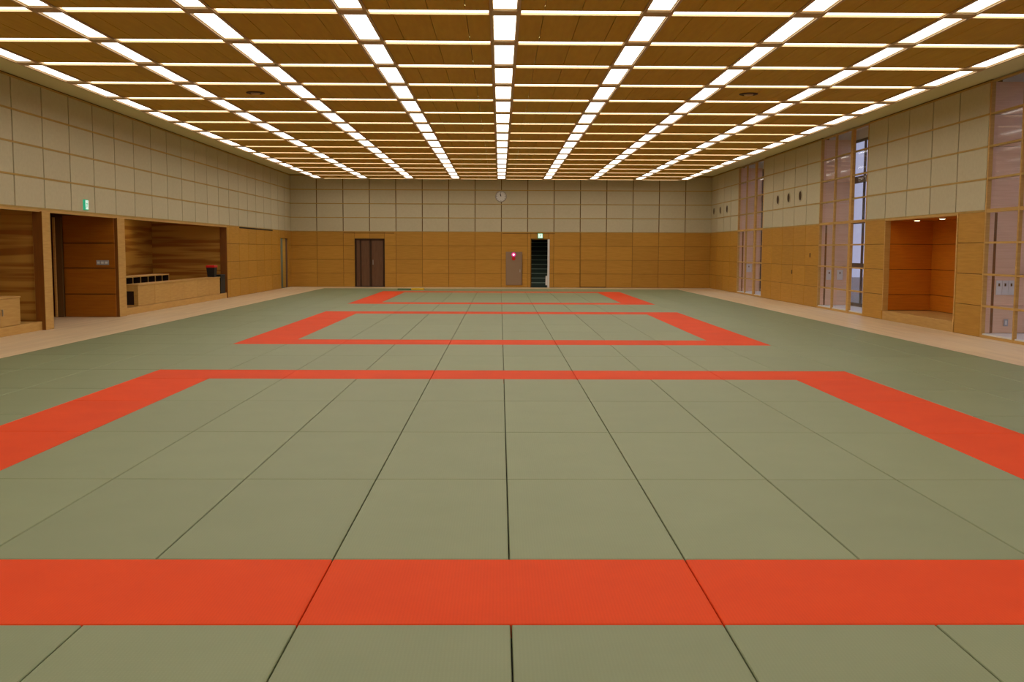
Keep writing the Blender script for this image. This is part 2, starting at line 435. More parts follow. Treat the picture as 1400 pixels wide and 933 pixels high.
# fire hydrant cabinet
hy = empty('fire_hose_cabinet', (.545, YF - .022, .80))
tag(hy, 'beige fire hose cabinet with a glowing red lamp on the far wall', 'cabinet')
mb = MB(); mb.cham(-.35, .35, -.035, 0, -.70, .72, .006, '-y'); mb.build('cabinet_body', M['cabmetal'], hy)
mb = MB(); mb.cham(-.32, .32, -.045, -.035, -.68, .28, .004, '-y'); dr = mb.build('door', M['cabmetal'], hy)
mb = MB(); mb.box(.24, .27, -.062, -.045, -.15, -.03); mb.build('handle', M['metal'], dr)
mb = MB(); mb.box(.345, .358, -.05, 0, -.70, .6); mb.build('side_seam', M['seam'], hy)
mb = MB(); mb.lathe([(.095, 0), (.095, -.02), (.08, -.045), (.05, -.06)], 'y', (-.02, -.035, .60), 20); lm = mb.build('alarm_lamp', M['alarm'], hy)
mb = MB(); mb.lathe([(.045, -.058), (.04, -.075), (.01, -.085)], 'y', (-.02, -.035, .60), 16); mb.build('lamp_core', M['alarmcore'], lm)
mb = MB(); mb.lathe([(.075, 0), (.075, -.012), (.05, -.03)], 'y', (-.02, -.035, .43), 20); mb.build('call_button', M['redp'], hy)

# wall clock
ck = empty('wall_clock', (-.02, YF - .018, 3.86)); tag(ck, 'round wall clock high on the middle of the far wall', 'clock')
mb = MB(); mb.lathe([(.235, 0), (.24, -.03), (.225, -.05), (.205, -.05), (.20, -.035)], 'y', (0, 0, 0), 40); mb.build('rim', M['metal'], ck)
mb = MB(); mb.lathe([(.202, -.02), (.202, -.037)], 'y', (0, 0, 0), 40); fc = mb.build('face', M['white'], ck)
mb = MB()
for k in range(12):
    t = k * math.pi / 6; s = .008 if k % 3 else .012
    mb.box(.175 * math.cos(t) - s, .175 * math.cos(t) + s, -.040, -.037, .175 * math.sin(t) - s, .175 * math.sin(t) + s)
mb.build('hour_marks', M['dark'], fc)
def hand(ang, l, w, y):
    c, s_ = math.cos(ang), math.sin(ang)
    pts = [(-w * s_, w * c), (w * s_, -w * c), (l * c + w * .6 * s_, l * s_ - w * .6 * c), (l * c - w * .6 * s_, l * s_ + w * .6 * c)]
    m_ = MB(); m_.quadset([(p[0], y, p[1]) for p in pts] + [(p[0], y + .003, p[1]) for p in pts],
                          [(0, 1, 2, 3), (7, 6, 5, 4), (0, 4, 5, 1), (1, 5, 6, 2), (2, 6, 7, 3), (3, 7, 4, 0)])
    return m_
hand(math.radians(115), .12, .014, -.045).build('hour_hand', M['dark'], fc)
hand(math.radians(98), .17, .010, -.049).build('minute_hand', M['dark'], fc)

# ================================================================== LEFT WALL
NB = int((YF - YB) / PY) + 1
LA0, LA1 = 19.67, 20.03       # column A
LB0, LB1 = 23.53, 23.99       # column B
LN1 = 33.0                    # end of the shelf niche
ZO = 2.30                     # top of the openings
L0 = 14.0                     # start of the first niche
DY0, DY1, DZL = 41.0, 42.45, 2.04   # far left doorway
NX = -11.37                   # back of the niches
RX = -10.45                   # back of the recess
wl = wall_back('wall_left', [
    (-XW - .2, -XW, YB - .2, YF + .2, ZO, 5.0),
    (-XW - .2, -XW, YB - .2, L0, -.06, ZO),
    (-XW - .2, -XW, LN1, DY0, -.06, ZO), (-XW - .2, -XW, DY0, DY1, DZL, ZO), (-XW - .2, -XW, DY1, YF + .2, -.06, ZO)])
cr, ok = MB(), MB()
for n in range(NB):
    a1, a0 = gy(n), max(gy(n + 1), YB)
    if a1 - a0 < .05: continue
    cream_rows(cr, 'L', a0, a1, .019)
    segs = [(a0, a1)]
    for (h0, h1) in ((L0, LN1), (DY0, DY1)):
        new = []
        for s0, s1 in segs:
            if s1 <= h0 or s0 >= h1: new.append((s0, s1)); continue
            if s0 < h0 - .03: new.append((s0, h0))
            if s1 > h1 + .03: new.append((h1, s1))
        segs = new
    for s0, s1 in segs: oak_rows(ok, 'L', s0, s1)
    p0, p1 = max(a0, DY0), min(a1, DY1)
    if p1 - p0 > .03: panel(ok, 'L', p0 + .004, p1 - .004, DZL + .01, ZH - .007, .018)
battens('L', [(YB, YF)], wl); cr.build('cream_panels', M['cream'], wl); ok.build('wood_panels', M['oak'], wl)
t = MB(); t.box(-XW, -XW + .02, L0, LN1, ZO - .01, ZH, .5); struct(t.build('trim_4', M['oak_light']))
t = MB(); t.box(-XW + .016, -XW + .03, 34.6, 39.6, 2.30, 2.345, .5); struct(t.build('trim_5', M['dark']))
# posts
t = MB(); t.cham(-9.09, -8.90, LA0, LA1, 0, ZO, .01, '+x', .5); p = struct(t.build('trim_6', M['oak_light']), 'pale wooden post left of the recess', 'post')
t = MB(); t.cham(-9.05, -8.91, LB0, LB1, 0, ZO, .01, '+x', .5); p = struct(t.build('trim_7', M['oak_light']), 'pale wooden post right of the recess', 'post')
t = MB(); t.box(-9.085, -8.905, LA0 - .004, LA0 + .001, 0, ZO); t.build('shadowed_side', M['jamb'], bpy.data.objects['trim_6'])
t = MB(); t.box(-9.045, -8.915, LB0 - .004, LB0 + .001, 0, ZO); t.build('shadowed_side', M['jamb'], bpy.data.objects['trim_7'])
t = MB(); t.cham(-9.16, -8.945, LN1 - .03, LN1 + .02, 0, ZO, .006, '+x', .5); struct(t.build('trim_8', M['jamb']))
# niche and recess shell
mb = MB()
mb.box(NX - .1, NX, L0 - .1, LA1, 0, 2.6); mb.box(NX - .1, NX, LB0, LN1 + .1, 0, 2.6)
mb.box(NX, -XW - .201, L0 - .1, L0, 0, 2.6)
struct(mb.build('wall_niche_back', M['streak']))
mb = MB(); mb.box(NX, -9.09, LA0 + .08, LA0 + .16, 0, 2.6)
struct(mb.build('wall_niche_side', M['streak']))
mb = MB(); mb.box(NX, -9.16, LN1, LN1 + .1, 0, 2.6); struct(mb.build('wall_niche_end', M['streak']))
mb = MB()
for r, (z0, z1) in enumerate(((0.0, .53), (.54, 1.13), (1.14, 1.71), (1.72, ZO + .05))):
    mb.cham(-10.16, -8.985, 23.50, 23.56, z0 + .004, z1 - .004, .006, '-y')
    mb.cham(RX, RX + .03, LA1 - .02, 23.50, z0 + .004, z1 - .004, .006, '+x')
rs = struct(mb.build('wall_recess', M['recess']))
mb = MB(); mb.box(-10.5, -9.0, 23.56, 23.62, 0, 2.6); mb.box(RX - .06, RX, LA1 - .1, 23.6, 0, 2.6); mb.build('dark_backing', M['seam'], rs)
mb = MB(); mb.box(-10.30, -10.17, 23.42, 23.50, 0, ZO); struct(mb.build('trim_9', M['seam']))
mb = MB(); mb.cham(-10.36, -10.30, 23.40, 23.48, 0, ZO, .01, '-y'); struct(mb.build('trim_10', M['oak_light']))
mb = MB(); mb.box(NX - .1, -XW - .2, L0 - .1, LN1 + .1, 2.55, 2.65); struct(mb.build('ceiling_niches', M['oak']))
def niche_light(x, y, label, w):
    e = empty('downlight', (x, y, 2.549)); tag(e, label, 'light', 'downlights in the left niches')
    mb = MB(); mb.lathe([(.085, 0), (.09, -.012), (.07, -.018), (.062, -.006)], 'z', (0, 0, 0), 24); mb.build('ring', M['metal'], e)
    mb = MB(); mb.lathe([(.06, -.004), (.06, -.020), (.04, -.030)], 'z', (0, 0, 0), 24); mb.build('bulb', M['downlight'], e)
    ld = bpy.data.lights.new('downlight_lamp', 'AREA'); ld.shape = 'DISK'; ld.size = .12; ld.energy = w; ld.color = (1, .80, .52)
    lo = bpy.data.objects.new('downlight_lamp', ld); lo.location = (0, 0, -.03); lo.parent = e; col.objects.link(lo)
niche_light(-10.6, 30.6, 'round downlight in the ceiling of the long left shelf niche, farther one', 13)
niche_light(-10.6, 27.4, 'round downlight in the ceiling of the long left shelf niche, nearer one', 12)
niche_light(-10.6, 17.6, 'round downlight in the ceiling of the niche at the left edge', 8)
# raised plinths
mb = MB(); mb.cham(NX, -XW - .012, L0, LA0, 0.002, .17, .006, '+z'); struct(mb.build('trim_11', M['oak_light']), 'low wooden plinth in the left niche', 'plinth')
mb = MB(); mb.cham(NX, -XW - .012, LB1, LN1 - .03, 0.002, .17, .006, '+z'); struct(mb.build('trim_12', M['oak_light']), 'low wooden plinth under the long counter', 'plinth')
# far left doorway
d3 = struct(empty('door_3'), 'open doorway at the far end of the left wall', 'doorway')
mb = MB(); mb.cham(-XW - .2, -XW + .03, DY1 - .02, DY1 + .12, 0, DZL + .04, .01, '+x'); mb.box(-XW - .2, -XW + .025, DY0 - .05, DY0, 0, DZL + .04); mb.box(-XW - .2, -XW + .025, DY0 - .05, DY1 + .1, DZL, DZL + .05)
mb.build('door_frame', M['oak'], d3)
mb = MB(); mb.cham(-XW - .08, -XW - .01, DY1 - .06, DY1 - .021, 0, DZL, .01, '+x'); mb.build('door_edge', M['brown'], d3)
mb = MB(); mb.box(-11.3, -XW - .2, DY1 + .05, DY1 + .15, -.06, 2.6); mb.box(-11.3, -XW - .2, DY0 - .7, DY0 - .6, -.06, 2.6); mb.box(-11.4, -11.3, DY0 - .7, DY1 + .15, -.06, 2.6); mb.box(-11.4, -XW - .2, DY0 - .7, DY1 + .15, 2.6, 2.7)
mb.box(-11.3, -XW - .2, DY0 - .6, DY1 + .05, -.06, -.002)
struct(mb.build('wall_corridor', M['grey_green']))

ld = bpy.data.lights.new('corridor_fill', 'AREA'); ld.size = .8; ld.energy = 30; ld.color = (1, .95, .8)  # unseen fill light, added to brighten the corridor behind the doorway
lo = bpy.data.objects.new('corridor_fill', ld); lo.location = (-10.3, 41.6, 2.5); col.objects.link(lo)
# sign plate in the recess, made up as a switch plate with raised squares
def plate(name, label, w, h, n, mm, cat='switch', sw=True):
    e = empty(name); tag(e, label, cat)
    for k in range(n):
        x0 = -w / 2 + k * w / n
        mb = MB(); mb.cham(x0 + .003, x0 + w / n - .003, -.014, 0, -h / 2, h / 2, .003, '-y'); p_ = mb.build('cover_plate', mm, e)
        if sw:
            xc = x0 + w / n / 2
            mb = MB(); mb.cham(xc - .016, xc + .016, -.020, -.014, h * .10, h * .10 + .055, .003, '-y'); mb.build('switch_button', M['seam'], p_)
    return e
e = plate('switch_plate', 'small grey sign plate on the wooden wall inside the left recess', .29, .11, 3, M['grey'], sw=False); e.location = (-9.26, 23.495, 1.265)
for k in range(3):
    mb = MB(); mb.cham(-.125 + k * .09, -.065 + k * .09, -.022, -.014, -.025, .025, .003, '-y'); mb.build('raised_square', M['white'], e)

# long low counter (closed fronts) on the plinth
def counter(name, label, y0, y1, nd, handle):
    e = empty(name, (-9.16, (y0 + y1) / 2, .172)); tag(e, label, 'cabinet')
    L = y1 - y0; zt = .535
    mb = MB(); oe = 0 if handle else .36
    mb.box(-.20, .165, -L / 2 + .003 + oe, L / 2 - .003, 0, zt - .025); mb.build('carcass', M['oak_light'], e)
    if oe:   # open end cell
        ya, yb = -L / 2 + .003, -L / 2 + oe + .002
        mb = MB(); mb.box(-.20, -.15, ya, yb, 0, zt - .025); mb.box(.08, .165, ya, yb, 0, zt - .025); mb.box(-.15, .08, ya, yb, 0, .03); mb.box(-.15, .08, ya, yb, .37, zt - .025)
        oc = mb.build('open_end_cell', M['oak_light'], e)
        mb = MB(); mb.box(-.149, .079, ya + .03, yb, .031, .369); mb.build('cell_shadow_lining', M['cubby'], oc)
    mb = MB(); mb.cham(-.21, .20, -L / 2, L / 2, zt - .025, zt, .006, '+z'); mb.build('countertop', M['oak_light'], e)
    for k in range(nd):
        a0 = -L / 2 + k * L / nd
        mb = MB(); mb.cham(.165, .185, a0 + .004, a0 + L / nd - .004, .01, zt - .03, .004, '+x'); d_ = mb.build('door', M['oak_light'], e)
        if handle:
            yy = a0 + (L / nd - .06 if k % 2 == 0 else .06)
            mb = MB(); mb.cham(.185, .205, yy - .012, yy + .012, .20, .32, .005, '+x'); mb.build('handle', M['metal'], d_)
    return e
counter('low_counter', 'long low wooden counter with closed fronts in the left shelf niche', 24.92, 32.20, 6, False)
counter('low_cabinet', 'low wooden two-door cabinet in the niche at the left edge', 17.3, 18.80, 2, True)

# open rack behind the counter
ry0, ry1 = 24.05, 29.2; n = 9
rk = empty('shoe_rack', (-9.80, (ry0 + ry1) / 2, .172)); tag(rk, 'open wooden cubby rack standing behind the long low counter', 'shelf')
L = ry1 - ry0; zt = .70
mb = MB()
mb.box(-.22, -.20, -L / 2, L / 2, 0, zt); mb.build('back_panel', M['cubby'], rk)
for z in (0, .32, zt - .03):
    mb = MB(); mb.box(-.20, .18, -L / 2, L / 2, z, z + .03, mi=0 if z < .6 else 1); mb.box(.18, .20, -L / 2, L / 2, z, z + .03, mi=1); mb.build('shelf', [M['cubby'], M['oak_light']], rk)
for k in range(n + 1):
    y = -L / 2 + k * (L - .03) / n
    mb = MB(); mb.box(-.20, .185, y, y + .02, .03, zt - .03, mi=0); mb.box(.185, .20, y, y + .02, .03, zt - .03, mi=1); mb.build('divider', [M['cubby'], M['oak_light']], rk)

# black bin with red lid on the counter, and dark bag stand in the gap
bx = empty('storage_box', (-9.17, 32.0, .708)); tag(bx, 'black box with a red lid on the right end of the low counter', 'box')
mb = MB(); vs = []
for (z, s) in ((0, .105), (.30, .13)):
    vs += [(-s, -s * 1.15, z), (s, -s * 1.15, z), (s, s * 1.15, z), (-s, s * 1.15, z)]
mb.quadset(vs, [(3, 2, 1, 0), (4, 5, 6, 7), (0, 1, 5, 4), (1, 2, 6, 5), (2, 3, 7, 6), (3, 0, 4, 7)]); mb.build('box_body', M['dark'], bx)
mb = MB(); mb.cham(-.14, .14, -.16, .16, .30, .37, .02, '+z'); mb.build('lid', M['redp'], bx)
bn = empty('waste_bin', (-9.12, 32.56, .172)); tag(bn, 'tall black bin squeezed between the low counter and the niche edge', 'bin')
mb = MB(); mb.cham(-.15, .15, -.28, .24, 0, .56, .02, '+z'); mb.build('bin_body', M['dark'], bn)
mb = MB(); mb.cham(-.16, .16, -.30, .25, .56, .60, .015, '+z'); mb.build('lid', M['dark'], bn)

# ================================================================== RIGHT WALL
BAYS = [(20, 23), (12, 15), (4, 7)]          # in panel numbers from the far wall
AY0, AY1 = 19.80, 23.52                      # tokonoma alcove
AZ = 2.31; AD = 10.05
BD = 9.83                                    # outer face of the bays
BZ = 4.93
boxes = [(XW, XW + .2, YB - .2, gy(23), -.06, 5.0), (XW, XW + .2, gy(20), AY0, -.06, 5.0), (XW, XW + .2, AY0, AY1, AZ, 5.0),
         (XW, XW + .2, AY1, gy(15), -.06, 5.0), (XW, XW + .2, gy(12), gy(7), -.06, 5.0), (XW, XW + .2, gy(4), YF + .2, -.06, 5.0)]
for n0, n1 in BAYS: boxes.append((XW, XW + .2, gy(n1), gy(n0), ZT + .05, 5.0))
wr = wall_back('wall_right', boxes)
cr, ok = MB(), MB()
for n in range(NB):
    a1, a0 = gy(n), max(gy(n + 1), YB)
    if a1 - a0 < .05 or any(n0 <= n < n1 for n0, n1 in BAYS): continue
    cream_rows(cr, 'R', a0, a1, .019)
    segs = [(a0, a1)]; new = []
    for s0, s1 in segs:
        if s1 <= AY0 or s0 >= AY1: new.append((s0, s1)); continue
        if s0 < AY0 - .03: new.append((s0, AY0 - .03))
        if s1 > AY1 + .03: new.append((AY1 + .03, s1))
    for s0, s1 in new: oak_rows(ok, 'R', s0, s1)
battens('R', [(YB, gy(23)), (gy(20), gy(15)), (gy(12), gy(7)), (gy(4), YF)], wr); cr.build('cream_panels', M['cream'], wr); ok.build('wood_panels', M['oak'], wr)
# alcove
mb = MB()
for r in range(4):
    z0, z1 = r * MZ, (r + 1) * MZ
    mb.cham(XW + .03, AD, AY1 - .012, AY1 + .05, max(z0, .22) + .005, min(z1, 2.5) - .005, .005, '-y')
    mb.cham(AD, AD + .05, AY0, AY1, max(z0, .22) + .005, min(z1, 2.5) - .005, .005, '-x')
    mb.cham(XW + .03, AD, AY0 - .05, AY0 + .012, max(z0, .22) + .005, min(z1, 2.5) - .005, .005, '+y')
al = struct(mb.build('wall_alcove', M['oak_dark']))
mb = MB(); mb.box(XW + .2, AD + .12, AY1 + .05, AY1 + .1, 0, 2.6); mb.box(AD + .05, AD + .12, AY0 - .1, AY1 + .1, 0, 2.6); mb.box(XW + .2, AD + .12, AY0 - .1, AY0 - .05, 0, 2.6); mb.build('dark_backing', M['seam'], al)
mb = MB(); mb.box(XW + .2, AD + .1, AY0 - .1, AY1 + .1, AZ, AZ + .1); struct(mb.build('ceiling_alcove', M['oak_dark']))
mb = MB(); mb.cham(XW - .018, AD + .05, AY0 + .001, AY1 - .001, 0.002, .215, .006, '+z'); struct(mb.build('trim_13', M['oak_light']), 'raised wooden step of the right alcove', 'step')
mb = MB()
mb.cham(XW - .03, XW + .10, AY0 - .03, AY0 + .02, .215, AZ, .005, '-x'); mb.cham(XW - .03, XW + .10, AY1 - .02, AY1 + .03, .215, AZ, .005, '-x'); mb.cham(XW - .03, XW + .10, AY0 - .03, AY1 + .03, AZ - .008, AZ + .035, .005, '-x')
struct(mb.build('trim_14', M['oak_light']))
for k, y in enumerate((22.75, 21.45)):
    e = empty('downlight', (9.36, y, AZ - .001)); tag(e, ['round recessed downlight in the alcove ceiling, the farther one', 'round recessed downlight in the alcove ceiling, the nearer one'][k], 'light', 'downlights in the right alcove')
    mb = MB(); mb.lathe([(.085, 0), (.09, -.012), (.07, -.018), (.062, -.006)], 'z', (0, 0, 0), 24); mb.build('ring', M['metal'], e)
    mb = MB(); mb.lathe([(.06, -.004), (.06, -.020), (.04, -.030)], 'z', (0, 0, 0), 24); mb.build('bulb', M['downlight'], e)

# window bays
names = ['nearest window bay, at the right edge', 'middle window bay, left of the alcove', 'farthest window bay on the right wall']
for bi, (n0, n1) in enumerate(BAYS):
    y0, y1 = gy(n1), gy(n0)
    # lining
    mb = MB()
    for r in range(8):
        z0, z1 = r * MZ + .003, (r + 1) * MZ - .003
        z0 = max(z0, .08)
        mb.cham(XW + .061, BD, y1 - .012, y1 + .05, z0, z1, .004, '-y')
        mb.cham(XW + .061, BD, y0 - .05, y0 + .012, z0, z1, .004, '+y')
    ln = struct(mb.build('wall_bay_%d' % (bi + 1), M['pink']))
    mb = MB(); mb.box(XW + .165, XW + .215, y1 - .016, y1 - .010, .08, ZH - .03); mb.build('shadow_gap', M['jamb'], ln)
    mb = MB()
    for ya, yb in ((y1, y1 + .04), (y0 - .04, y0)):
        mb.box(XW + .2, BD + .1, ya + (.01 if ya == y1 else -.05), yb + (.05 if ya == y1 else -.01), 0, BZ)
    mb.box(XW + .2, BD + .1, y0, y1, BZ, BZ + .1)
    mb.box(XW + .01, BD + .1, y0, y1, 0.0, .075)
    mb.box(BD, BD + .1, y0, y1, 4.66, BZ)
    mb.build('white_lining', M['white'], ln)
    w = struct(empty('window_%d' % (bi + 1)), names[bi], 'window')
    # inner wooden screen
    for n in range(n0, n1 + 1):
        y = gy(n)
        if n == n0: a, b_, dx = y - .05, y, .06
        elif n == n1: a, b_, dx = y, y + .05, .06
        elif n == n0 + 2: a, b_, dx = y - .14, y + .02, .052
        else: a, b_, dx = y - .025, y + .025, .045
        mb = MB(); mb.cham(XW - .018, XW + dx, a, b_, 0.0, ZT, .005, '-x'); mb.build('screen_post', M['oak_light'], w)
    for r in range(0, 9):
        z = r * MZ
        za, zb = (0.0, .05) if r == 0 else (z - .018, z + .018)
        if r == 4: za, zb = z - .035, z + .03
        mb = MB(); mb.box(XW - .012, XW + .05, y0 + .001, y1 - .001, za, zb); mb.build('screen_rail', M['oak_light'] if r < 5 else M['batten'], w)
    mb = MB(); mb.quadset([(XW + .057, y0 + .06, .05), (XW + .057, y0 + .06, ZT), (XW + .057, y1 - .06, ZT), (XW + .057, y1 - .06, .05)], [(3, 2, 1, 0)]); pn = mb.build('inner_pane', M['pane_haze'], w, recalc=False)
    # outer window
    mb = MB(); fx0, fx1 = BD + .0, BD + .06
    for (za, zb) in ((.075, .17), (1.16, 1.27), (2.36, 2.46), (3.48, 3.66), (4.60, 4.67)): mb.box(fx0, fx1, y0 + .002, y1 - .002, za, zb)
    for k in range(5):
        y = y1 - .02 - k * (y1 - y0 - .04) / 4
        mb.box(fx0 + .002, fx1 - .002, y - .025, y + .025, .16, 4.62)
    mb.build('window_frame', M['alu'], w)
    mb = MB(); mb.quadset([(BD + .03, y0 + .03, .12), (BD + .03, y0 + .03, 4.64), (BD + .03, y1 - .03, 4.64), (BD + .03, y1 - .03, .12)], [(3, 2, 1, 0)]); mb.build('outer_pane', M['pane'], w, recalc=False)

e = plate('switch_plate', 'white three-gang switch plate on the pink wall of the nearest window bay', .345, .27, 3, M['white']); e.location = (9.375, gy(20) - .014, .93)
e = plate('wall_socket', 'small grey wall socket low in the nearest window bay', .085, .13, 1, M['grey'], 'socket', False); e.location = (9.42, gy(20) - .014, .275)
mb = MB(); mb.box(-.018, .018, -.018, -.014, -.04, .04); mb.build('socket_slot', M['white'], e)
e = plate('switch_plate', 'left one of two white switch plates in the middle window bay', .165, .28, 1, M['white']); e.location = (9.27, gy(12) - .014, .93)
e = plate('switch_plate', 'right one of two white switch plates in the middle window bay', .17, .28, 1, M['white']); e.location = (9.575, gy(12) - .014, .93)
e = plate('switch_plate', 'white switch plate inside the farthest window bay', .22, .30, 1, M['white']); e.location = (9.40, gy(4) - .014, .95)

# round air vents in the cream panels
vp = None
vents = [(32.70, 'farther row of three near the second bay', 0)]
vl = [(gy(8) - PY / 2, 'left'), (gy(9) - PY / 2, 'middle'), (gy(10) - PY / 2, 'right')]
vl = [(y, 'round dark wall vent between the two farther window bays, the %s one' % s_) for y, s_ in vl]
vl += [(gy(k) - PY / 2, 'faint round wall vent beyond the farthest window bay, the %s one' % s_) for k, s_ in ((0, 'left'), (1, 'middle'), (2, 'right'))]
for i, (y, lab) in enumerate(vl):
    loc = (XW - .018, y, 3.25)
    if vp is None:
        vp = empty('air_vent', loc); tag(vp, lab, 'vent', 'round vents in the right wall')
        mb = MB(); mb.lathe([(.17, 0), (.17, -.015), (.155, -.020), (.135, -.008)], 'x', (0, 0, 0), 28); mb.build('rim', M['cream'], vp)
        mb = MB(); mb.lathe([(.137, -.002), (.135, -.010)], 'x', (0, 0, 0), 28)
        mb.build('vent_throat', M['cubby'], vp)
        mb = MB()
        for k in range(-4, 5):
            hw = math.sqrt(.135 ** 2 - (k * .030) ** 2); mb.box(-.016, -.010, -hw, hw, k * .030 - .004, k * .030 + .004)
        mb.build('grille', M['seam'], vp)
    else: dup(vp, loc, lab)
# flush handles
for k, (y, z, lab) in enumerate(((29.18, 1.48, 'small dark flush handle on the wood panelling beside the middle window bay'), (30.96, .96, 'small dark flush handle low on the wood panelling between the farther bays'))):
    e = empty('flush_handle', (XW - .018, y, z)); tag(e, lab, 'handle')
    mb = MB(); mb.cham(-.012, 0, -.035, .035, -.065, .065, .004, '-x'); mb.build('surround', M['brown'], e)
    mb = MB(); mb.box(-.014, -.010, -.02, .02, -.05, .05); mb.build('pull', M['dark'], e)

# back wall (behind the camera)
wb = wall_back('wall_back', [(-XW - .2, XW + .2, YB - .2, YB, -.06, 5.0)])
cr, ok = MB(), MB()
for k in range(16):
    a0, a1 = -XW + k * PX, -XW + (k + 1) * PX
    cream_rows(cr, 'B', a0, a1, .016); oak_rows(ok, 'B', a0, a1)
cr.build('cream_panels', M['cream'], wb); ok.build('wood_panels', M['oak'], wb)

# ================================================================== CEILING
CP = 1.87; RP = 1.82; RY = 12.664; N0, N1 = -8, 16
HWL, HWR = .148, .19          # half widths: diffuser / with ribs
GP = .125                     # half length of the crossing
ce = MB()
ce.box(-XW - .2, XW + .2, YB - .2, YF + .2, ZT + .04, 5.0, .5)
ceiling = struct(ce.build('ceiling', M['plaster']))
YG0, YG1 = RY + RP * N0 - GP, RY + RP * N1 + GP
XG = 4 * CP + HWR
mb = MB()
for n in range(N0, N1):
    ya, yb = RY + RP * n + GP, RY + RP * (n + 1) - GP
    for c in range(-4, 4):
        xa, xb = CP * c + HWR, CP * (c + 1) - HWR
        xm = (xa + xb) / 2; w4 = .455
        cuts = [xa, xm - w4, xm, xm + w4, xb]
        for k in range(4):
            mb.cham(cuts[k] + (.004 if k else 0), cuts[k + 1] - (.004 if k < 3 else 0), ya, yb, ZC, ZC + .03, .004, '-y' if False else '+z')
mb.build('wood_boards', M['ceil'], ceiling)
mb = MB()
mb.box(-XG, XG, YG0, YG1, ZC + .06, ZC + .08, .5)       # backing over the grid
mb.box(-XG - .03, -XG, YG0 - .03, YG1 + .03, ZC, ZT + .04, .5); mb.box(XG, XG + .03, YG0 - .03, YG1 + .03, ZC, ZT + .04, .5)
mb.box(-XG, XG, YG0 - .03, YG0, ZC, ZT + .04, .5)
mb.build('grid_casing', M['plaster'], ceiling)
mb = MB(); mb.box(-XG, XG, YG1, YG1 + .05, ZC - .005, ZT + .04, .5); mb.build('grid_edge_board', M['lampframe'], ceiling)
# crossings
mb = MB()
for n in range(N0, N1 + 1):
    for c in range(-4, 5):
        mb.box(CP * c - HWL, CP * c + HWL, RY + RP * n - GP, RY + RP * n + GP, ZC - .012, ZC + .05, .5)
mb.build('crossing_boards', M['rib'], ceiling)
mb = MB()
for c in range(-4, 5):
    for s in (-1, 1):
        x = CP * c + s * (HWL + HWR) / 2
        mb.box(x - .019, x + .019, YG0, YG1, ZC - .015, ZC + .055, .5)
mb.build('ceiling_ribs', M['rib'], ceiling)

# panel lights along the ribs
proto = None
rows = ['over the left wall', 'second from left wall', 'third from left wall', 'fourth from left wall', 'down the middle of the hall',
        'fourth from right wall', 'third from right wall', 'second from right wall', 'over the right wall']
LEN = RP - 2 * GP
for n in range(N1 - 1, N0 - 1, -1):
    for c in range(-4, 5):
        loc = (CP * c, RY + RP * (n + .5), ZC)
        lab = 'white panel light, %s from far wall, row %s' % (ORD[N1 - n], rows[c + 4])
        if proto is None:
            proto = empty('ceiling_light', loc); tag(proto, lab, 'light', 'white panel lights in nine long ceiling rows')
            mb = MB(); e_ = .008
            mb.box(-HWL, -HWL + e_, -LEN / 2 + .001, LEN / 2 - .001, .002, .03); mb.box(HWL - e_, HWL, -LEN / 2 + .001, LEN / 2 - .001, .002, .03)
            mb.box(-HWL + e_, HWL - e_, -LEN / 2 + .001, -LEN / 2 + .02, .002, .03); mb.box(-HWL + e_, HWL - e_, LEN / 2 - .02, LEN / 2 - .001, .002, .03)
            mb.build('frame', M['rib'], proto)
            mb = MB(); mb.box(-HWL + e_, HWL - e_, -LEN / 2 + .02, LEN / 2 - .02, .014, .024); mb.build('diffuser', M['diff'], proto)
        else: dup(proto, loc, lab)
# cross strips
proto2 = None
bays = ['leftmost ceiling bay', 'second bay from left', 'third bay from left', 'just left of the middle light row',
        'just right of the middle light row', 'third bay from right', 'second bay from right', 'rightmost ceiling bay']
W = CP - 2 * HWR
for n in range(N1, N0 - 1, -1):
    for c in range(-4, 4):
        loc = (CP * (c + .5), RY + RP * n, ZC)
        lab = 'crosswise strip light, %s from far wall, %s' % (ORD[N1 - n + 1], bays[c + 4])
        if proto2 is None:
            proto2 = empty('strip_light', loc); tag(proto2, lab, 'light', 'narrow strip lights crossing the ceiling')
            mb = MB()
            mb.box(-W / 2, W / 2, GP - .012, GP - .001, -.004, .050); mb.box(-W / 2, W / 2, -GP + .001, -GP + .012, -.004, .050)
            mb.box(-W / 2, -W / 2 + .01, -GP + .012, GP - .012, 0, .050); mb.box(W / 2 - .01, W / 2, -GP + .012, GP - .012, 0, .050)
            mb.build('trough', M['lampframe'], proto2)
            mb = MB(); mb.box(-W / 2 + .01, W / 2 - .01, -GP + .012, GP - .012, .022, .046); mb.build('diffuser', M['diff2'], proto2)
        else: dup(proto2, loc, lab)
# round ceiling outlets
for k, (x, y) in enumerate(((-4.62, 19.15), (4.55, 18.95))):
    e = empty('ceiling_vent', (x, y, ZC - .001)); tag(e, 'round brown air outlet in the ceiling boards, %s half of the hall' % ['left', 'right'][k], 'vent', 'round ceiling outlets')
    mb = MB(); mb.lathe([(.17, 0), (.17, -.012), (.14, -.02), (.12, -.01)], 'z', (0, 0, 0), 28); mb.build('rim', M['brown_dark'], e)
    mb = MB(); mb.lathe([(.09, -.008), (.08, -.03), (.02, -.036)], 'z', (0, 0, 0), 24); mb.build('cone', M['rib'], e)

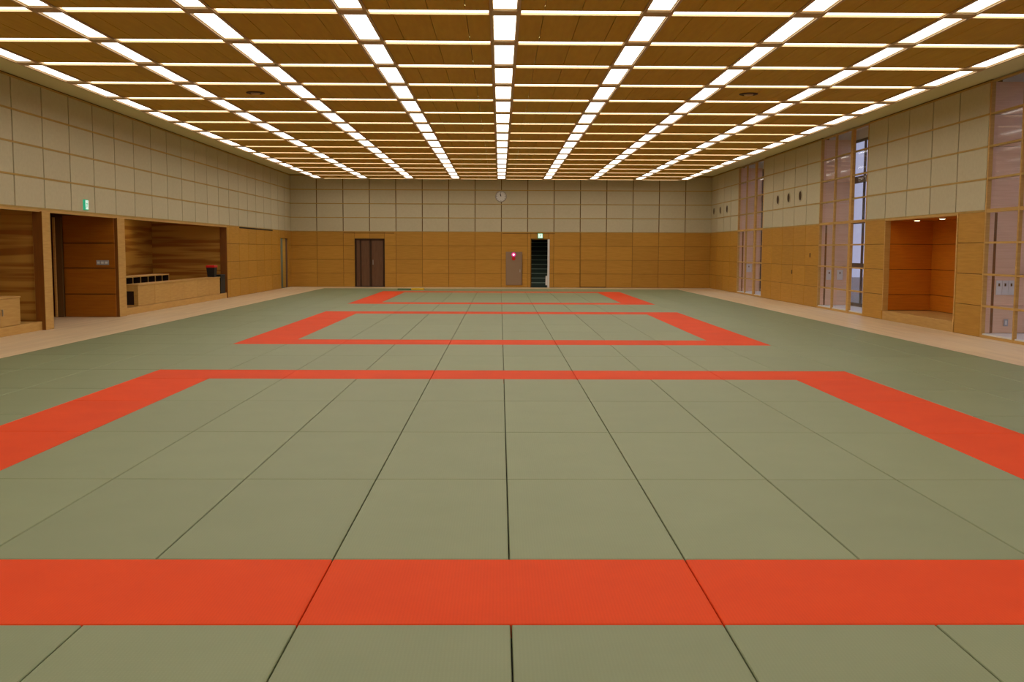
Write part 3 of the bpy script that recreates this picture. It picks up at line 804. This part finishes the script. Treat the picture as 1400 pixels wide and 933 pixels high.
# ================================================================== LOOSE THINGS
mp = empty('floor_mop', (-3.62, 40.0, 0.001)); tag(mp, 'green-handled mop with a yellow head lying near the far wall', 'mop')
mb = MB(); mb.lathe([(.022, -.5), (.026, -.48), (.026, .05), (.02, .07)], 'x', (0, 0, .030), 12); mb.build('handle', M['greenp'], mp)
mb = MB()
mb.cham(.06, .56, -.09, .09, 0, .075, .02, '+z'); mb.build('mop_head', M['yellow'], mp)
mp.rotation_euler = (0, 0, math.radians(-4))

# outdoors: shrub seen through the farthest bay, paving
gr = MB(); gr.box(XW + 1.6, 40, -10, 70, -.30, -.20, .5); struct(gr.build('ground', M['ground']))
def shrub(name, cx, cy, r, h, label):
    e = empty(name, (cx, cy, -.2)); tag(e, label, 'shrub')
    rn = random.Random(int(cx * 10)); mb = MB()
    for k in range(1500):
        t = rn.random() * 6.283; u = rn.random() ** .5; z = rn.random()
        rr = r * u * (1 - .5 * abs(z - .45)); x, y, zz = rr * math.cos(t), rr * math.sin(t), .25 + z * h
        a = rn.random() * 6.283; s = .05 + .05 * rn.random(); tl = rn.uniform(-.6, .6)
        dx, dy = math.cos(a) * s, math.sin(a) * s
        mb.quadset([(x - dx, y - dy, zz - s * tl), (x + dy * .45, y - dx * .45, zz), (x + dx, y + dy, zz + s * tl), (x - dy * .45, y + dx * .45, zz)], [(0, 1, 2, 3)])
    mb.build('foliage', M['leaf'], e, recalc=False)
    mb = MB()
    for k in range(7):
        t = k * .9; mb.quadset([(0.02 * math.cos(t + q), .02 * math.sin(t + q), 0) for q in (0, 2.1, 4.2)] + [(r * .4 * math.cos(t) + .008 * math.cos(q), r * .4 * math.sin(t) + .008 * math.sin(q), h * .8) for q in (0, 2.1, 4.2)],
                               [(0, 1, 2), (5, 4, 3), (0, 3, 4, 1), (1, 4, 5, 2), (2, 5, 3, 0)])
    mb.build('stems', M['brown_dark'], e)
shrub('garden_shrub', 11.9, 43.6, 1.1, 2.6, 'dark leafy shrub outside, behind the farthest window bay')

# ================================================================== WORLD
w = bpy.data.worlds.new('sky'); scene.world = w; w.use_nodes = True
nt = w.node_tree; bg = nt.nodes['Background']
tc = nt.nodes.new('ShaderNodeTexCoord'); sp = nt.nodes.new('ShaderNodeSeparateXYZ'); rp = nt.nodes.new('ShaderNodeValToRGB')
nt.links.new(tc.outputs['Generated'], sp.inputs[0]); nt.links.new(sp.outputs['Z'], rp.inputs['Fac'])
rp.color_ramp.elements[0].color = (.42, .46, .66, 1); rp.color_ramp.elements[1].color = (.60, .62, .82, 1)
nt.links.new(rp.outputs['Color'], bg.inputs['Color']); bg.inputs['Strength'].default_value = 1.15

# ================================================================== CAMERA
cam = bpy.data.cameras.new('camera'); co = bpy.data.objects.new('camera', cam); col.objects.link(co)
f, pit, yaw, roll = 1375.2, .09019, .01216, .00406
cam.sensor_width = 36; cam.lens = 36 * f / 1400; cam.clip_end = 200; cam.clip_start = .05
def ray(px, py):
    a = (px - 700) / f; b = (py - 466.5) / f
    cr_, sr = math.cos(roll), math.sin(roll)
    a, b = a * cr_ + b * sr, -a * sr + b * cr_
    cp, sp_ = math.cos(pit), math.sin(pit)
    x, y, z = a, cp - b * sp_, -sp_ - b * cp
    c, s = math.cos(yaw), math.sin(yaw)
    return Vector((c * x + s * y, -s * x + c * y, z))
fw = ray(700, 466.5).normalized(); rt = (ray(800, 466.5) - ray(700, 466.5)).normalized(); up = rt.cross(fw)
mtx = Matrix((rt, up, -fw)).transposed().to_4x4(); mtx.translation = Vector((-.0515, 0, 1.5927))
co.matrix_world = mtx
scene.camera = co
scene.view_settings.view_transform = 'Standard'
scene.view_settings.exposure = 0.0
